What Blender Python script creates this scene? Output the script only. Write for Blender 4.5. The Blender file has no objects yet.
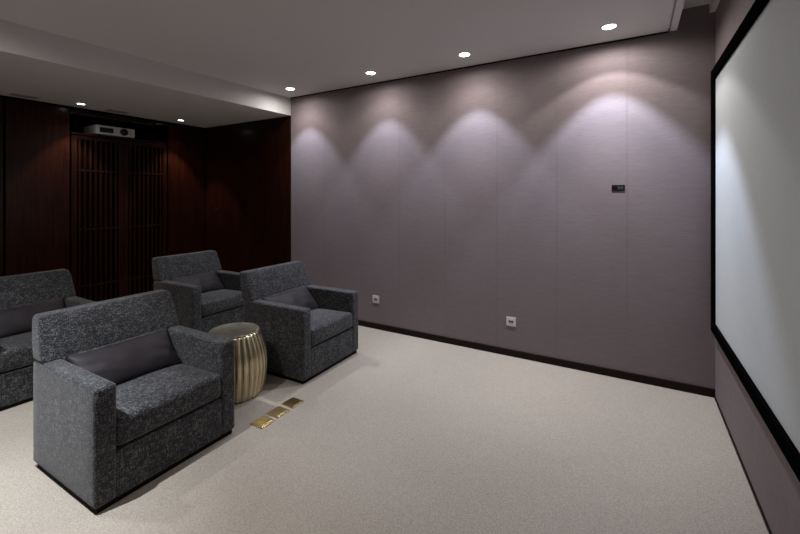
import bpy, bmesh, math, random
from mathutils import Vector, Matrix, noise
random.seed(7)
S = bpy.context.scene
C = S.collection
PI = math.pi

# ------------------------------------------------------------------ helpers
def link(name, bm, mat, parent=None, smooth=True, angle=None):
    me = bpy.data.meshes.new(name)
    bmesh.ops.recalc_face_normals(bm, faces=bm.faces)
    bm.to_mesh(me); bm.free()
    for p in me.polygons: p.use_smooth = smooth
    if smooth and angle: me.set_sharp_from_angle(angle=math.radians(angle))
    o = bpy.data.objects.new(name, me); C.objects.link(o)
    me.materials.append(mat)
    if parent: o.parent = parent
    return o

def tag(o, label, cat, group=None):
    o['label'] = label; o['category'] = cat
    if group: o['group'] = group
    return o

def thing(name, label, cat, loc=(0, 0, 0), rz=0, group=None):
    o = bpy.data.objects.new(name, None); C.objects.link(o)
    o.empty_display_size = .1
    o.location = loc; o.rotation_euler = (0, 0, rz)
    return tag(o, label, cat, group)

def structure(o):
    o['kind'] = 'structure'; return o

def box(bm, x0, x1, y0, y1, z0, z1, bev=0, seg=2):
    t = bmesh.new()
    bmesh.ops.create_cube(t, size=1)
    for v in t.verts:
        v.co = Vector(((x0+x1)/2+v.co.x*(x1-x0), (y0+y1)/2+v.co.y*(y1-y0), (z0+z1)/2+v.co.z*(z1-z0)))
    if bev:
        bmesh.ops.bevel(t, geom=list(t.edges), offset=bev, segments=seg, affect='EDGES', profile=.5)
    merge(bm, t); return bm

def merge(bm, t):
    m = {}
    for v in t.verts: m[v] = bm.verts.new(v.co)
    for f in t.faces: bm.faces.new([m[v] for v in f.verts])
    t.free()

def soft_box(x0, x1, y0, y1, z0, z1, r, n=10, fn=None):
    """rounded, evenly divided upholstery block; fn(p, u, v, w) may deform it, u v w in -1..1"""
    def axis(a, b):
        e = [r*(1-math.cos(PI/2*k/4)) for k in range(4)]
        L = b-a
        mid = [r+(L-2*r)*k/n for k in range(n+1)]
        s = e+mid+[L-q for q in reversed(e)]
        return [a+q for q in s]
    X, Y, Z = axis(x0, x1), axis(y0, y1), axis(z0, z1)
    N = len(X)-1
    bm = bmesh.new(); V = {}
    def vert(i, j, k):
        if (i, j, k) in V: return V[(i, j, k)]
        p = Vector((X[i], Y[j], Z[k]))
        q = Vector((min(max(p.x, x0+r), x1-r), min(max(p.y, y0+r), y1-r), min(max(p.z, z0+r), z1-r)))
        d = p-q
        if d.length > 1e-9: p = q+d.normalized()*r
        if fn:
            u = 2*(p.x-x0)/(x1-x0)-1; v = 2*(p.y-y0)/(y1-y0)-1; w = 2*(p.z-z0)/(z1-z0)-1
            p = fn(p, u, v, w)
        V[(i, j, k)] = bm.verts.new(p); return V[(i, j, k)]
    for a in range(N):
        for b in range(N):
            for s in (0, N):
                bm.faces.new([vert(a, b, s), vert(a+1, b, s), vert(a+1, b+1, s), vert(a, b+1, s)])
                bm.faces.new([vert(a, s, b), vert(a+1, s, b), vert(a+1, s, b+1), vert(a, s, b+1)])
                bm.faces.new([vert(s, a, b), vert(s, a+1, b), vert(s, a+1, b+1), vert(s, a, b+1)])
    return bm

def lathe(bm, prof, n=48, cx=0, cy=0, fn=None, caps=True):
    rings = []
    for (r, z) in prof:
        ring = []
        for k in range(n):
            a = 2*PI*k/n
            rr = r*(fn(a, z) if fn else 1)
            ring.append(bm.verts.new((cx+rr*math.cos(a), cy+rr*math.sin(a), z)))
        rings.append(ring)
    for p, q in zip(rings, rings[1:]):
        for k in range(n):
            bm.faces.new([p[k], p[(k+1) % n], q[(k+1) % n], q[k]])
    if caps:
        bm.faces.new(rings[0][::-1]); bm.faces.new(rings[-1])
    return bm

def xlathe(bm, prof, cx, cy, cz, n=32):
    """solid of revolution about the x axis"""
    t = lathe(bmesh.new(), prof, n)
    for v in t.verts: v.co = Vector((cx+v.co.z, cy+v.co.x, cz+v.co.y))
    merge(bm, t); return bm

# ------------------------------------------------------------------ materials
def mat(name):
    m = bpy.data.materials.new(name); m.use_nodes = True
    nt = m.node_tree; b = nt.nodes['Principled BSDF']
    return m, nt, b
def nd(nt, t, **kw):
    n = nt.nodes.new(t)
    for k, v in kw.items(): setattr(n, k, v)
    return n
def coords(nt, scale=(1, 1, 1), kind='Object'):
    tc = nd(nt, 'ShaderNodeTexCoord'); mp = nd(nt, 'ShaderNodeMapping')
    mp.inputs['Scale'].default_value = scale
    nt.links.new(tc.outputs[kind], mp.inputs['Vector'])
    return mp.outputs['Vector']
def noi(nt, vec, scale, detail=2, rough=.5):
    n = nd(nt, 'ShaderNodeTexNoise')
    n.inputs['Scale'].default_value = scale; n.inputs['Detail'].default_value = detail
    n.inputs['Roughness'].default_value = rough
    nt.links.new(vec, n.inputs['Vector']); return n.outputs['Fac']
def ramp(nt, fac, stops):
    r = nd(nt, 'ShaderNodeValToRGB'); e = r.color_ramp.elements
    while len(e) < len(stops): e.new(.5)
    for el, (p, c) in zip(e, stops):
        el.position = p; el.color = (*c, 1)
    nt.links.new(fac, r.inputs['Fac']); return r.outputs['Color']
def mth(nt, op, a, b=None, c=None):
    m = nd(nt, 'ShaderNodeMath', operation=op)
    for i, q in enumerate((a, b, c)):
        if q is None: continue
        if isinstance(q, (int, float)): m.inputs[i].default_value = q
        else: nt.links.new(q, m.inputs[i])
    return m.outputs[0]
def bump(nt, b, h, strength, dist):
    n = nd(nt, 'ShaderNodeBump'); n.inputs['Strength'].default_value = strength
    n.inputs['Distance'].default_value = dist
    nt.links.new(h, n.inputs['Height']); nt.links.new(n.outputs[0], b.inputs['Normal'])
def flat(name, col, rough=.5, metal=0, emit=None, es=0):
    m, nt, b = mat(name)
    v = coords(nt)
    f = noi(nt, v, 35, 3)
    c = ramp(nt, f, [(.3, tuple(q*.985 for q in col)), (.7, tuple(min(q*1.015, 1) for q in col))])
    nt.links.new(c, b.inputs['Base Color'])
    b.inputs['Roughness'].default_value = rough; b.inputs['Metallic'].default_value = metal
    if emit:
        b.inputs['Emission Color'].default_value = (*emit, 1); b.inputs['Emission Strength'].default_value = es
    return m

def dull(m, s=.1):
    m.node_tree.nodes['Principled BSDF'].inputs['Specular IOR Level'].default_value = s
    return m
def tweed():
    m, nt, b = mat('tweed_upholstery')
    fx = noi(nt, coords(nt, (36, 230, 230)), 1, 2)
    fy = noi(nt, coords(nt, (230, 36, 230)), 1, 2)
    fz = noi(nt, coords(nt, (230, 230, 36)), 1, 2)
    s = mth(nt, 'MAXIMUM', mth(nt, 'MAXIMUM', fx, fy), fz)
    lo = mth(nt, 'MINIMUM', mth(nt, 'MINIMUM', fx, fy), fz)
    s = mth(nt, 'ADD', mth(nt, 'MULTIPLY', s, .55), mth(nt, 'MULTIPLY', lo, .45))
    big = noi(nt, coords(nt), 16, 2)
    s = mth(nt, 'ADD', s, mth(nt, 'MULTIPLY', mth(nt, 'SUBTRACT', big, .5), .08))
    c = ramp(nt, s, [(.41, (.002, .002, .003)), (.475, (.009, .0095, .0115)), (.53, (.029, .0305, .035)), (.60, (.145, .149, .157))])
    nt.links.new(c, b.inputs['Base Color'])
    b.inputs['Roughness'].default_value = .85
    b.inputs['Sheen Weight'].default_value = .15; b.inputs['Sheen Roughness'].default_value = .5
    bump(nt, b, s, .6, .004)
    return m
def satin():
    m, nt, b = mat('satin_cushion_cloth')
    f = noi(nt, coords(nt, (300, 300, 300)), 1, 2)
    g = noi(nt, coords(nt), 9, 2)
    c = ramp(nt, g, [(.3, (.018, .0145, .018)), (.7, (.024, .019, .024))])
    nt.links.new(c, b.inputs['Base Color'])
    b.inputs['Roughness'].default_value = .6
    b.inputs['Specular IOR Level'].default_value = .3
    bump(nt, b, f, .15, .001)
    return m
def carpet():
    m, nt, b = mat('looped_pile_carpet')
    v = coords(nt)
    vo = nd(nt, 'ShaderNodeTexVoronoi'); vo.inputs['Scale'].default_value = 170
    vo.inputs['Randomness'].default_value = .7
    nt.links.new(v, vo.inputs['Vector'])
    n1 = noi(nt, v, 120, 3, .6); n2 = noi(nt, v, 3, 3)
    h = mth(nt, 'ADD', mth(nt, 'SUBTRACT', .6, vo.outputs['Distance']), mth(nt, 'MULTIPLY', n1, .9))
    c = ramp(nt, mth(nt, 'ADD', h, mth(nt, 'MULTIPLY', n2, .12)), [(.40, (.325, .288, .240)), (.75, (.41, .366, .305)), (1, (.48, .43, .36))])
    nt.links.new(c, b.inputs['Base Color'])
    b.inputs['Roughness'].default_value = .95
    bump(nt, b, h, .6, .003)
    return m
def wallcloth():
    m, nt, b = mat('woven_wall_covering')
    g = noi(nt, coords(nt, (14, 14, 330)), 1, 3, .6)
    t = noi(nt, coords(nt, (420, 420, 60)), 1, 2)
    blot = noi(nt, coords(nt), 1.2, 2)
    s = mth(nt, 'ADD', mth(nt, 'MULTIPLY', g, .6), mth(nt, 'MULTIPLY', t, .3))
    s = mth(nt, 'ADD', s, mth(nt, 'MULTIPLY', blot, .1))
    c = ramp(nt, s, [(.32, (.170, .138, .143)), (.68, (.246, .204, .211))])
    nt.links.new(c, b.inputs['Base Color'])
    b.inputs['Roughness'].default_value = .75
    b.inputs['Specular IOR Level'].default_value = .3
    bump(nt, b, s, .25, .0015)
    return m
def wood(name, k=1.0, rough=.3):
    m, nt, b = mat(name)
    v = coords(nt, (18, 18, 1.1))
    n = noi(nt, v, 2.2, 5, .62)
    n2 = noi(nt, coords(nt, (160, 160, 3)), 1, 3)
    s = mth(nt, 'ADD', mth(nt, 'MULTIPLY', n, .7), mth(nt, 'MULTIPLY', n2, .3))
    c = ramp(nt, s, [(.35, (.028*k, .007*k, .004*k)), (.65, (.085*k, .024*k, .012*k))])
    nt.links.new(c, b.inputs['Base Color'])
    b.inputs['Roughness'].default_value = rough; b.inputs['Specular IOR Level'].default_value = .06
    b.inputs['Coat Weight'].default_value = .12; b.inputs['Coat Roughness'].default_value = .18
    bump(nt, b, s, .03, .001)
    return m
def brass(name, c0, c1, rough):
    m, nt, b = mat(name)
    n = noi(nt, coords(nt), 14, 4, .6)
    n2 = noi(nt, coords(nt, (1, 1, .2)), 90, 2)
    c = ramp(nt, n, [(.3, c0), (.7, c1)])
    nt.links.new(c, b.inputs['Base Color'])
    b.inputs['Metallic'].default_value = 1; 
    r = mth(nt, 'ADD', mth(nt, 'MULTIPLY', n, .12), rough-.06)
    nt.links.new(r, b.inputs['Roughness'])
    return m

M = dict(
    tweed=tweed(), satin=satin(), carpet=carpet(), wall=wallcloth(),
    wood=wood('dark_mahogany_veneer', .31, .28), lat=wood('dark_mahogany_lattice', .26, .42),
    gold=brass('aged_champagne_metal', (.58, .49, .32), (.70, .61, .42), .30),
    goldtop=brass('aged_metal_top', (.30, .28, .22), (.42, .39, .31), .42),
    plate=brass('floor_box_brass', (.62, .46, .20), (.80, .62, .30), .30),
    ceil=flat('white_ceiling_paint', (.66, .635, .64), .8),
    soff=flat('white_soffit_paint', (.62, .605, .60), .8),
    black=dull(flat('black_felt_frame', (.003, .003, .003), .9), 0),
    gap=dull(flat('dark_void', (.003, .002, .002), .9), 0),
    plinth=dull(flat('black_plinth', (.006, .006, .006), .6)),
    base=dull(flat('dark_brown_baseboard', (.010, .005, .004), .45), .15),
    screen=dull(flat('matt_projection_fabric', (.60, .64, .65), .95), 0),
    white=flat('white_plastic', (.62, .62, .60), .35),
    trim=flat('white_lamp_trim', (.7, .7, .7), .4),
    lens=flat('downlight_lens', (.8, .8, .8), .3, 0, (1, .97, .93), 14),
    soft=flat('soffit_downlight_lens', (.8, .8, .8), .3, 0, (1, .93, .84), 7),
    proj=flat('grey_projector_shell', (.55, .56, .56), .4),
    dark=dull(flat('dark_plastic', (.005, .005, .006), .35), .3),
    glass=flat('projector_lens_glass', (.01, .01, .015), .08),
    display=dull(flat('panel_display', (.05, .05, .045), .3)),
    vent=flat('vent_paint', (.27, .26, .26), .7),
)

# ------------------------------------------------------------------ room shell
XB, XS, YA, YN = -5.70, .53, 3.75, -.62      # back wood wall, screen wall, scalloped wall, near wall
H, HS, HP = 2.80, 2.57, 2.953                # ceiling, soffit, raised pocket

def s_box(name, m, *a, bev=0, parent=None):
    o = link(name, box(bmesh.new(), *a, bev=bev), m, parent, smooth=False)
    if not parent: structure(o)
    return o

s_box('floor', M['carpet'], XB-.6, XS+.2, YN-.2, YA+.2, -.12, 0)

# long wall: woven cloth panels with hairline joints
bm = bmesh.new()
xs = [XS, .5]
x = .5
while x-.542 > -3.865+.1:
    x -= .542; xs.append(x)
xs.append(-3.865)
xs = sorted(set(xs))
for a, b_ in zip(xs, xs[1:]):
    if b_-a < .05: box(bm, a, b_, YA, YA+.12, 0, HP+.05); continue
    box(bm, a+.0005, b_-.0005, YA, YA+.12, 0, HP+.05, bev=.0004, seg=1)
box(bm, -3.86, XS, YA+.03, YA+.14, 0, HP+.05)
structure(link('wall_right', bm, M['wall'], smooth=False))
s_box('baseboard_right', M['base'], -3.865, XS-.001, YA-.012, YA-.0005, .001, .062, bev=.002)
s_box('trim_1', M['gap'], -3.865, .237, YA-.014, YA-.0005, H-.010, H-.001)  # black strip: shadow line of the ceiling gap, put in as colour

# screen wall
bm = bmesh.new()
ys = [YN-.1] + [YA-.535*k for k in range(8, -1, -1) if YA-.535*k > YN]
for a, b_ in zip(ys, ys[1:]):
    box(bm, XS, XS+.12, a+.0007, b_-.0007, 0, HP+.05, bev=.0004, seg=1)
box(bm, XS+.03, XS+.14, YN-.1, YA, 0, HP+.05)
structure(link('wall_screen', bm, M['wall'], smooth=False))
s_box('baseboard_screen', M['base'], XS-.009, XS-.0005, YN+.01, YA-.013, .001, .014)

# near wall, behind the camera
s_box('wall_near', M['wall'], XB-.6, XS+.2, YN-.12, YN, 0, HP+.05)
s_box('baseboard_near', M['base'], XB+.01, XS-.01, YN+.0005, YN+.012, .001, .062)

# ceiling and its raised pocket by the screen
def prism(pts, z0, z1):
    bm = bmesh.new()
    lo = [bm.verts.new((x, y, z0)) for x, y in pts]; hi = [bm.verts.new((x, y, z1)) for x, y in pts]
    bm.faces.new(lo[::-1]); bm.faces.new(hi)
    for i in range(len(pts)):
        j = (i+1) % len(pts)
        bm.faces.new([lo[i], lo[j], hi[j], hi[i]])
    return bm
s_box('ceiling', M['ceil'], -4.3, .237, YN-.1, YA+.1, H, H+.06)
s_box('trim_2', M['ceil'], .237, .250, YN-.1, YA+.1, H+.025, H+.06)
s_box('trim_3', M['ceil'], .250, .295, YN-.1, YA+.1, H-.001, H+.152)
s_box('ceiling_pocket', M['ceil'], .2, XS+.1, YN-.1, YA+.1, HP, HP+.06)
s_box('trim_4', M['ceil'], .497, XS-.0005, YN-.05, YA-.0005, 2.885, HP-.0005)

# lowered soffit over the seating
structure(link('ceiling_soffit', prism([(XB-.6, YN-.1), (-4.06, YN-.1), (-3.872, YA+.1), (XB-.6, YA+.1)], HS, H+.02), M['soff'], smooth=False))

# return of the wood wall, same plane as the long wall
s_box('wall_return', M['gap'], XB-.6, -3.866, YA+.03, YA+.14, 0, HS+.05)
cuts = [-5.70, -5.083, -4.501, -3.868]
for a, b_ in zip(cuts, cuts[1:]):
    n = 'trim_%d' % (5+cuts.index(a))
    s_box(n, M['wood'], a+.004, b_-.004, YA-.001, YA+.029, .02, HS-.012, bev=.0015)
s_box('trim_8', M['base'], -5.69, -3.867, YA-.006, YA-.0015, .001, .05)

# back wood wall: panels, niche and two lattice doors
s_box('wall_back', M['gap'], XB-.6, XB-.5, YN-.1, YA+.1, 0, HS+.05)
DY0, DY1, DYM = 2.055, 3.170, 2.612
panels = [(YN, .25), (.25, .87), (.87, 1.475), (1.485, DY0-.012), (DY1+.012, YA-.004)]
for i, (a, b_) in enumerate(panels):
    s_box('trim_%d' % (9+i), M['wood'], XB-.03, XB, a+.005, b_-.005, .02, HS-.03, bev=.0015)
    s_box('trim_%d' % (14+i), M['gap'], XB-.5, XB-.035, a+.03, b_-.03, .0, HS-.001)
s_box('trim_19', M['gap'], XB-.03, XB-.012, YN+.01, YA-.01, HS-.029, HS-.001)
s_box('trim_20', M['lat'], XB-.03, XB-.002, DY0, DY1, 2.505, HS-.03)       # header over the niche
s_box('trim_21', M['lat'], XB-.49, XB-.001, DY0, DY1, 2.245, 2.268)        # niche floor
s_box('trim_22', M['gap'], XB-.49, XB-.03, DY0-.012, DY0-.001, 0, HS-.03)
s_box('trim_23', M['gap'], XB-.49, XB-.03, DY1+.001, DY1+.012, 0, HS-.03)

def lattice_door(idx, y0, y1, handle_y):
    root = thing('door_%d' % idx, 'dark mahogany lattice door leaf under the projector niche, %s' % ('nearer the camera' if idx == 1 else 'farther leaf beside the corner'), 'door', (XB, (y0+y1)/2, 0))
    structure(root)
    Y0, Y1 = y0-(y0+y1)/2, y1-(y0+y1)/2
    zt, zb = 2.235, .02
    f = bmesh.new()
    st = .055
    box(f, -.034, -.004, Y0, Y0+st, zb, zt, bev=.002); box(f, -.034, -.004, Y1-st, Y1, zb, zt, bev=.002)
    box(f, -.034, -.004, Y0+st, Y1-st, zt-.045, zt, bev=.002); box(f, -.034, -.004, Y0+st, Y1-st, zb, zb+.07, bev=.002)
    link('frame', f, M['lat'], root, smooth=False)
    r = bmesh.new()
    for z in (1.82, 1.107, .42): box(r, -.030, -.006, Y0+st-.002, Y1-st+.002, z-.012, z+.012, bev=.001)
    link('rail', r, M['lat'], root, smooth=False)
    s = bmesh.new(); n = 8
    w = (Y1-Y0-2*st)
    for k in range(n):
        y = Y0+st+w*(k+.5)/n
        box(s, -.028, -.008, y-.011, y+.011, zb+.06, zt-.04, bev=.001)
    link('lattice_slats', s, M['lat'], root, smooth=False)
    p = box(bmesh.new(), -.048, -.040, Y0+.002, Y1-.002, zb, zt)
    link('back_panel', p, M['gap'], root, smooth=False)
    return root
lattice_door(1, DY0+.004, DYM-.002, 0)
lattice_door(2, DYM+.002, DY1-.004, 0)

# small dark recessed pull on the wood return
h = bmesh.new()
t = lathe(bmesh.new(), [(.0, 0), (.036, 0), (.038, .003), (.036, .006), (.030, .006), (.028, .002), (0, .002)], 32, caps=False)
for v in t.verts: v.co = Vector((-5.442+v.co.x, YA-.001-v.co.z, 1.303+v.co.y))
merge(h, t)
tag(link('door_pull', h, M['dark'], angle=40), 'small round black pull set in the dark wood panels left of the grey wall', 'handle')

# ------------------------------------------------------------------ projection screen
scr = thing('projection_screen', 'large white projection screen in a thick black frame on the right wall', 'screen', (XS, 2.0, 0))
SY0, SY1, SZ0, SZ1 = .42-2, 3.69-2, .515, 2.425
fw = .068
bm = bmesh.new()
box(bm, -.035, -.001, SY0, SY1, SZ1-fw, SZ1, bev=.002); box(bm, -.035, -.001, SY0, SY1, SZ0, SZ0+fw, bev=.002)
box(bm, -.035, -.001, SY0, SY0+fw, SZ0+fw, SZ1-fw, bev=.002); box(bm, -.035, -.001, SY1-fw, SY1, SZ0+fw, SZ1-fw, bev=.002)
link('frame', bm, M['black'], scr, smooth=False)
link('screen_surface', box(bmesh.new(), -.015, -.004, SY0+fw-.004, SY1-fw+.004, SZ0+fw-.004, SZ1-fw+.004), M['screen'], scr, smooth=False)

# ------------------------------------------------------------------ armchairs
W, D = .772, .712      # width along y, depth along x; origin at the floor centre, facing +x
def make_chair(label):
    t = thing('armchair', label, 'armchair', group='grey tweed armchairs')
    hw = W/2; hd = D/2; aw = .098; ah = .595
    link('plinth', box(bmesh.new(), -hd+.03, hd-.016, -hw+.016, hw-.016, 0, .034), M['plinth'], t, smooth=False)
    def puff(a):
        def fn(p, u, v, w):
            p = p.copy()
            p.z += a*(1-u**4)*(1-v**4)*max(w, 0)
            return p
        return fn
    for s in (-1, 1):
        y0, y1 = (s*hw, s*(hw-aw)) if s < 0 else (s*(hw-aw), s*hw)
        def fn(p, u, v, w, s=s):
            p = p.copy(); p.y += .004*s*(1-u*u)*(1-w*w)
            return p
        link('arm', soft_box(-hd, hd, y0, y1, .026, ah, .020, fn=fn), M['tweed'], t)
    link('seat_base', soft_box(-hd+.03, hd-.006, -hw+aw-.006, hw-aw+.006, .026, .258, .010), M['tweed'], t)
    def cush(p, u, v, w):
        p = p.copy()
        if w > 0: p.z += .020*(1-abs(u)**3)*(1-abs(v)**4)
        if u > 0: p.x += .006*(1-v**4)*(1-w*w)
        p.z -= .028*((1-u)/2)**1.2*max(w, 0)
        p.z += .0035*noise.noise(Vector((p.x*7, p.y*7, 3)))*(w > 0)
        return p
    link('seat_cushion', soft_box(-hd+.13, hd+.002, -hw+aw-.001, hw-aw+.001, .268, .412, .026, n=14, fn=cush), M['tweed'], t)
    # backrest: full width, thick at the foot, leaning back and thinner at the top
    def back(p, u, v, w):
        p = p.copy()
        k = (w+1)/2                                    # 0 foot, 1 top
        z = p.z
        front = -hd+.138-.108*min(max((z-.56)/.26, 0), 1)
        rear = -hd-.006-.064*k
        f = (u+1)/2
        p.x = rear+(front-rear)*f
        p.y *= 1-.045*k*k
        p.x += .008*(1-v**4)*max(u, 0)*(1-w*w)
        return p
    b = soft_box(-hd, -hd+.16, -hw+.003, hw-.003, .585, .832, .022, n=12, fn=back)
    link('backrest', b, M['tweed'], t)
    lower = soft_box(-hd+.004, -hd+.135, -hw+aw-.004, hw-aw+.004, .04, .60, .012)
    link('back_support', lower, M['tweed'], t)
    return t

def pillow_mesh(seed):
    bm = bmesh.new(); nu, nv = 36, 20
    L, Hh, T = .570, .280, .055
    rows = {}
    for side in (1, -1):
        for i in range(nu+1):
            for j in range(nv+1):
                u = -1+2*i/nu; v = -1+2*j/nv
                edge = (i in (0, nu) or j in (0, nv))
                if side < 0 and edge: rows[(side, i, j)] = rows[(1, i, j)]; continue
                cu = 1-.045*(1-abs(u)**2)*0
                y = L/2*u*(1-.055*(1-v*v)); z = Hh/2*v*(1-.14*(1-u*u)*0-.10*(1-abs(u))**.7*0)
                z *= 1-.10*(1-u*u)
                th = T*((1-u*u)**.42)*((1-v*v)**.5)
                wob = .006*noise.noise(Vector((u*3.1+seed, v*2.3, seed)))*(1-u*u)*(1-v*v)
                cr = .004*math.sin(10*v+7*u+seed)*(abs(u)**3)*(1-u*u)*(1-v*v)*4
                rows[(side, i, j)] = bm.verts.new((side*th+wob+cr, y, z))
    for side in (1, -1):
        for i in range(nu):
            for j in range(nv):
                q = [rows[(side, i, j)], rows[(side, i+1, j)], rows[(side, i+1, j+1)], rows[(side, i, j+1)]]
                if len(set(q)) == 4: bm.faces.new(q)
    return bm
def make_pillow(label):
    t = thing('lumbar_cushion', label, 'cushion', group='lumbar cushions')
    p = link('cover', pillow_mesh(1.3), M['satin'], t)
    return t

def dup(root, label=None, **kw):
    r = root.copy(); C.objects.link(r)
    for ch in list(root.children):
        c = ch.copy(); C.objects.link(c); c.parent = r
        for g in ch.children:
            d = g.copy(); C.objects.link(d); d.parent = c
    if label: r['label'] = label
    return r

spots = [
    (-2.175, 1.252, 'front-row tweed armchair nearest the camera, left of the fluted metal stool'),
    (-2.27, 2.700, 'front-row tweed armchair nearest the grey wall, right of the fluted metal stool'),
    (-3.80, 1.245, 'rear-row tweed armchair cut off by the left edge of the photo'),
    (-3.80, 2.745, 'rear-row tweed armchair between the two front chairs, by the dark wood corner'),
]
plabels = [
    'mauve-black satin lumbar cushion on the armchair nearest the camera',
    'dark lumbar cushion on the front-row armchair nearest the grey wall',
    'dark lumbar cushion on the rear armchair at the left edge of the photo',
    'dark lumbar cushion on the rear armchair by the dark wood corner',
]
chair = make_chair(spots[0][2]); pil = make_pillow(plabels[0])
for i, (fx, cy, lab) in enumerate(spots):
    o = chair if i == 0 else dup(chair, lab)
    rz = math.radians([.8, 1.6, .8, 1.0][i])
    o.location = (fx-D/2, cy, 0); o.rotation_euler = (0, 0, rz)
    q = pil if i == 0 else dup(pil, plabels[i])
    dz, dr = [(.517, 0), (.515, .02), (.517, -.02), (.515, .015)][i]
    off = Matrix.Rotation(rz, 4, 'Z') @ Vector((-.128, -.002, dz-.018))
    q.location = Vector(o.location)+off
    q.rotation_euler = (dr*.3, math.radians(-42), rz)

# ------------------------------------------------------------------ fluted drum stool
t = thing('drum_stool', 'fluted champagne-gold metal drum stool between the front armchairs', 'stool', (-2.648, 1.982, 0))
NF = 30
zz = [i/40 for i in range(41)]
prof = []
for k in zz:
    z = .004+.462*k
    r = (.246-.032*abs(1-k/.48)**2.1 if k < .48 else .244-.062*((k-.48)/.52)**2.0)
    prof.append((r, z))
def flute(a, z):
    k = z/.46
    d = .10*min(1, 8*(1-k)+.25)*min(1, 8*k+.35)
    return 1-d*(1-math.sqrt(max(0, 1-(2*((NF*a/(2*PI)) % 1)-1)**2)))*.8
bm = lathe(bmesh.new(), prof, NF*10, fn=flute)
link('barrel', bm, M['gold'], t)
rt = prof[-1][0]
bm = lathe(bmesh.new(), [(rt*.97, .4662), (rt, .4740), (rt*1.004, .4755), (rt*.985, .4775), (rt*.95, .4762), (rt*.92, .4750)], NF*10,
           fn=lambda a, z: 1-.03*(1-abs(math.cos(NF*a/2))**.8))
link('top', bm, M['goldtop'], t, angle=30)

# ------------------------------------------------------------------ brass floor boxes
def floor_box(label, x, y, lift=0):
    t = thing('floor_socket_box', label, 'floor socket', (x, y, 0), 0, 'brass floor boxes')
    link('rim', box(bmesh.new(), -.057, .057, -.056, .056, .0005, .006+lift, bev=.002), M['plate'], t, smooth=False)
    link('lid', box(bmesh.new(), -.045, .045, -.044, .044, .006+lift, .009+lift, bev=.0012), M['plate'], t, smooth=False)

    return t
floor_box('brass floor socket box nearest the camera, brightest of the three', -2.120, 1.806, .002)
floor_box('brass floor socket box in the middle of the row of three', -2.129, 1.948)
floor_box('brass floor socket box nearest the grey wall, last of the three', -2.134, 2.090)

# ------------------------------------------------------------------ wall sockets and control panel
def wall_socket(label, x, z, w=.090, h=.086):
    t = thing('wall_socket', label, 'wall socket', (x, YA, z), 0, 'white wall sockets')
    link('plate', box(bmesh.new(), -w/2, w/2, -.006, -.0005, -h/2, h/2, bev=.002), M['white'], t, smooth=False)
    link('insert', box(bmesh.new(), -w*.30, w*.30, -.0075, -.0055, -h*.28, h*.28, bev=.001), M['white'], t, smooth=False)
    b = bmesh.new()
    for k in (-1, 0, 1):
        box(b, k*.015-.0055, k*.015+.0055, -.0085, -.0070, -.011, .011)
    link('socket_holes', b, M['dark'], t, smooth=False)
wall_socket('white wall socket low on the grey wall, nearer the screen', -.99, .326)
wall_socket('white wall socket low on the grey wall, just right of the armchair', -2.524, .336)

t = thing('wall_control_panel', 'small black control panel at eye height on the grey wall near the screen', 'control panel', (-.106, YA, 1.575))
link('housing', box(bmesh.new(), -.048, .048, -.005, -.0005, -.025, .025, bev=.0015), M['dark'], t, smooth=False)
b = bmesh.new()
box(b, -.004, .016, -.0062, -.0045, -.012, .014, bev=.001); box(b, .019, .037, -.0062, -.0045, -.012, .014, bev=.001)
link('display', b, M['display'], t, smooth=False)
link('button', box(bmesh.new(), -.036, -.012, -.0062, -.0045, -.008, .008, bev=.001), M['plinth'], t, smooth=False)

# ------------------------------------------------------------------ projector in the niche
t = thing('projector', 'silver-grey projector on the niche shelf above the lattice doors', 'projector', (-5.71, 2.515, 2.268))
link('body', soft_box(-.30, .035, -.222, .222, .012, .124, .010, n=4), M['proj'], t)
b = bmesh.new(); 
box(b, .030, .038, -.180, -.030, .036, .098, bev=.002)
for k in range(5): box(b, .037, .0395, -.172, -.038, .042+.011*k, .046+.011*k)
g = link('grille', b, M['dark'], t, smooth=False)
b = bmesh.new(); xlathe(b, [(.046, -.005), (.046, .012), (.040, .018), (.036, .010), (.034, .004), (.001, .004)], .032, .090, .068)
lz = link('lens_ring', b, M['dark'], t, angle=40)
b = bmesh.new(); xlathe(b, [(.033, -.001), (.028, .007), (.014, .012), (.001, .013)], .034, .090, .068)
link('lens_glass', b, M['glass'], lz, angle=60)
link('indicator', box(bmesh.new(), .034, .037, .190, .205, .088, .100, bev=.001), flat('pale_indicator', (.8, .85, .9), .3), t, smooth=False)
for sx in (-.24, 0):
    for sy in (-.17, .17):
        link('foot', lathe(bmesh.new(), [(.014, 0), (.014, .016)], 16, sx, sy), M['dark'], t, smooth=False)

# ------------------------------------------------------------------ ceiling vents on the soffit
def vent(label, x, y):
    t = thing('ceiling_vent', label, 'vent', (x, y, HS), math.radians(0), 'flush soffit vents')
    b = bmesh.new(); a, c = .055, .11
    box(b, -a, -a+.012, -c, c, -.005, -.0005); box(b, a-.012, a, -c, c, -.005, -.0005)
    box(b, -a+.012, a-.012, -c, -c+.012, -.005, -.0005); box(b, -a+.012, a-.012, c-.012, c, -.005, -.0005)
    link('frame', b, M['vent'], t, smooth=False)
    b = bmesh.new()
    for k in range(5): box(b, -a+.018+k*.0165, -a+.026+k*.0165, -c+.012, c-.012, -.004, -.001)
    link('louvre', b, M['vent'], t, smooth=False)
vent('faint flush vent in the soffit at the left edge of the photo', -5.56, 1.60)
vent('faint flush vent in the soffit above the projector', -5.56, 2.47)

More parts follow.
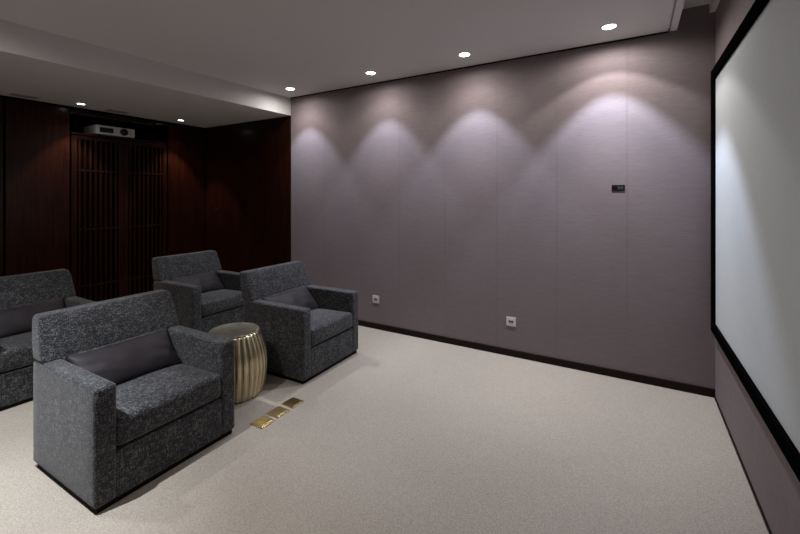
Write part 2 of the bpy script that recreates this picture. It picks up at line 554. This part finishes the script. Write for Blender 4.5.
# ------------------------------------------------------------------ downlights
def downlight(label, x, y, z, wide, mid, core, lens, r=.046, group='ceiling downlights', col=(1, .94, .90), ccol=(.74, .81, 1), halo=(2.6, 174, .4), core_col=None):
    t = thing('downlight', label, 'downlight', (x, y, z), 0, group)
    link('trim_ring', lathe(bmesh.new(), [(r, -.003), (r+.004, -.006), (r+.014, -.004), (r+.016, -.0008), (r, -.0008), (r, -.003)], 40, caps=False), M['trim'], t)
    link('lens', lathe(bmesh.new(), [(.001, -.0026), (r*.999, -.0022), (r*.999, -.0009), (.001, -.0009)], 40, caps=False), lens, t, smooth=False)
    for nm, (p, ang, bl), c in (('spill', wide, col), ('beam', mid, ccol), ('core_beam', core, core_col or col), ('halo', halo, col)):
        if not p: continue
        L = bpy.data.lights.new(nm, 'SPOT'); L.energy = p; L.spot_size = math.radians(ang); L.spot_blend = bl
        L.shadow_soft_size = .012; L.color = c
        o = bpy.data.objects.new(nm, L); C.objects.link(o); o.parent = t; o.location = (0, 0, -.012)
WD, MD, CR = (9, 140, .8), (37, 81, .4), (16, 60, 1)
downlight('ceiling downlight beside the soffit, above the far end of the grey wall', -3.548, 3.43, H, (8, 140, .8), (29, 81, .45), (12, 60, 1), M['lens'])
downlight('ceiling downlight second from the soffit along the grey wall', -2.367, 3.42, H, (8, 140, .8), (29, 81, .45), (12, 60, 1), M['lens'])
downlight('ceiling downlight third from the soffit along the grey wall', -1.324, 3.41, H, WD, MD, CR, M['lens'])
downlight('ceiling downlight nearest the screen, above the wall control panel', -.157, 3.41, H, (10, 112, .2), (52, 81, .35), (30, 60, 1), M['lens'], halo=(7, 174, .4))
SW, SM, SC = (2, 110, .5), (27, 72, .4), (0, 40, 1)
downlight('soffit downlight to the left of the projector', -5.46, 2.06, HS, SW, SM, SC, M['soft'], .036, 'soffit downlights', (1, .84, .68), (1, .82, .64), halo=(0, 0, 0))
downlight('soffit downlight to the right of the projector', -5.42, 3.20, HS, SW, SM, SC, M['soft'], .036, 'soffit downlights', (1, .84, .68), (1, .82, .64), halo=(0, 0, 0))
# the near row of the same fittings, over and behind the camera
for x, p in ((-3.5, 1.1), (-2.35, 2.0), (-1.2, .05), (-.1, .02)):
    downlight('ceiling downlight of the near row behind the camera', x, .30, H, (8*p, 112, .3), (34*p, 77, .5), (68*p, 50, 1), M['lens'], group='near row of ceiling downlights', halo=(4*p, 176, .3), core_col=(.90, .94, 1), ccol=(.86, .91, 1))

# ------------------------------------------------------------------ world, camera, view
w = bpy.data.worlds.new('World'); S.world = w; w.use_nodes = True
w.node_tree.nodes['Background'].inputs[0].default_value = (.5, .5, .55, 1)
w.node_tree.nodes['Background'].inputs[1].default_value = 0
f = 396.
cd = bpy.data.cameras.new('camera'); cam = bpy.data.objects.new('camera', cd); C.objects.link(cam)
cd.sensor_width = 36; cd.sensor_fit = 'HORIZONTAL'; cd.lens = f/800*36
cd.shift_y = -70/800; cd.clip_start = .01
cam.location = (0, 0, 1.5); cam.rotation_euler = (PI/2, 0, math.atan(233/f))
S.camera = cam
S.view_settings.view_transform = 'Standard'; S.view_settings.look = 'None'
S.view_settings.exposure = 1.0; S.view_settings.gamma = 1; S.view_settings.use_curve_mapping = False
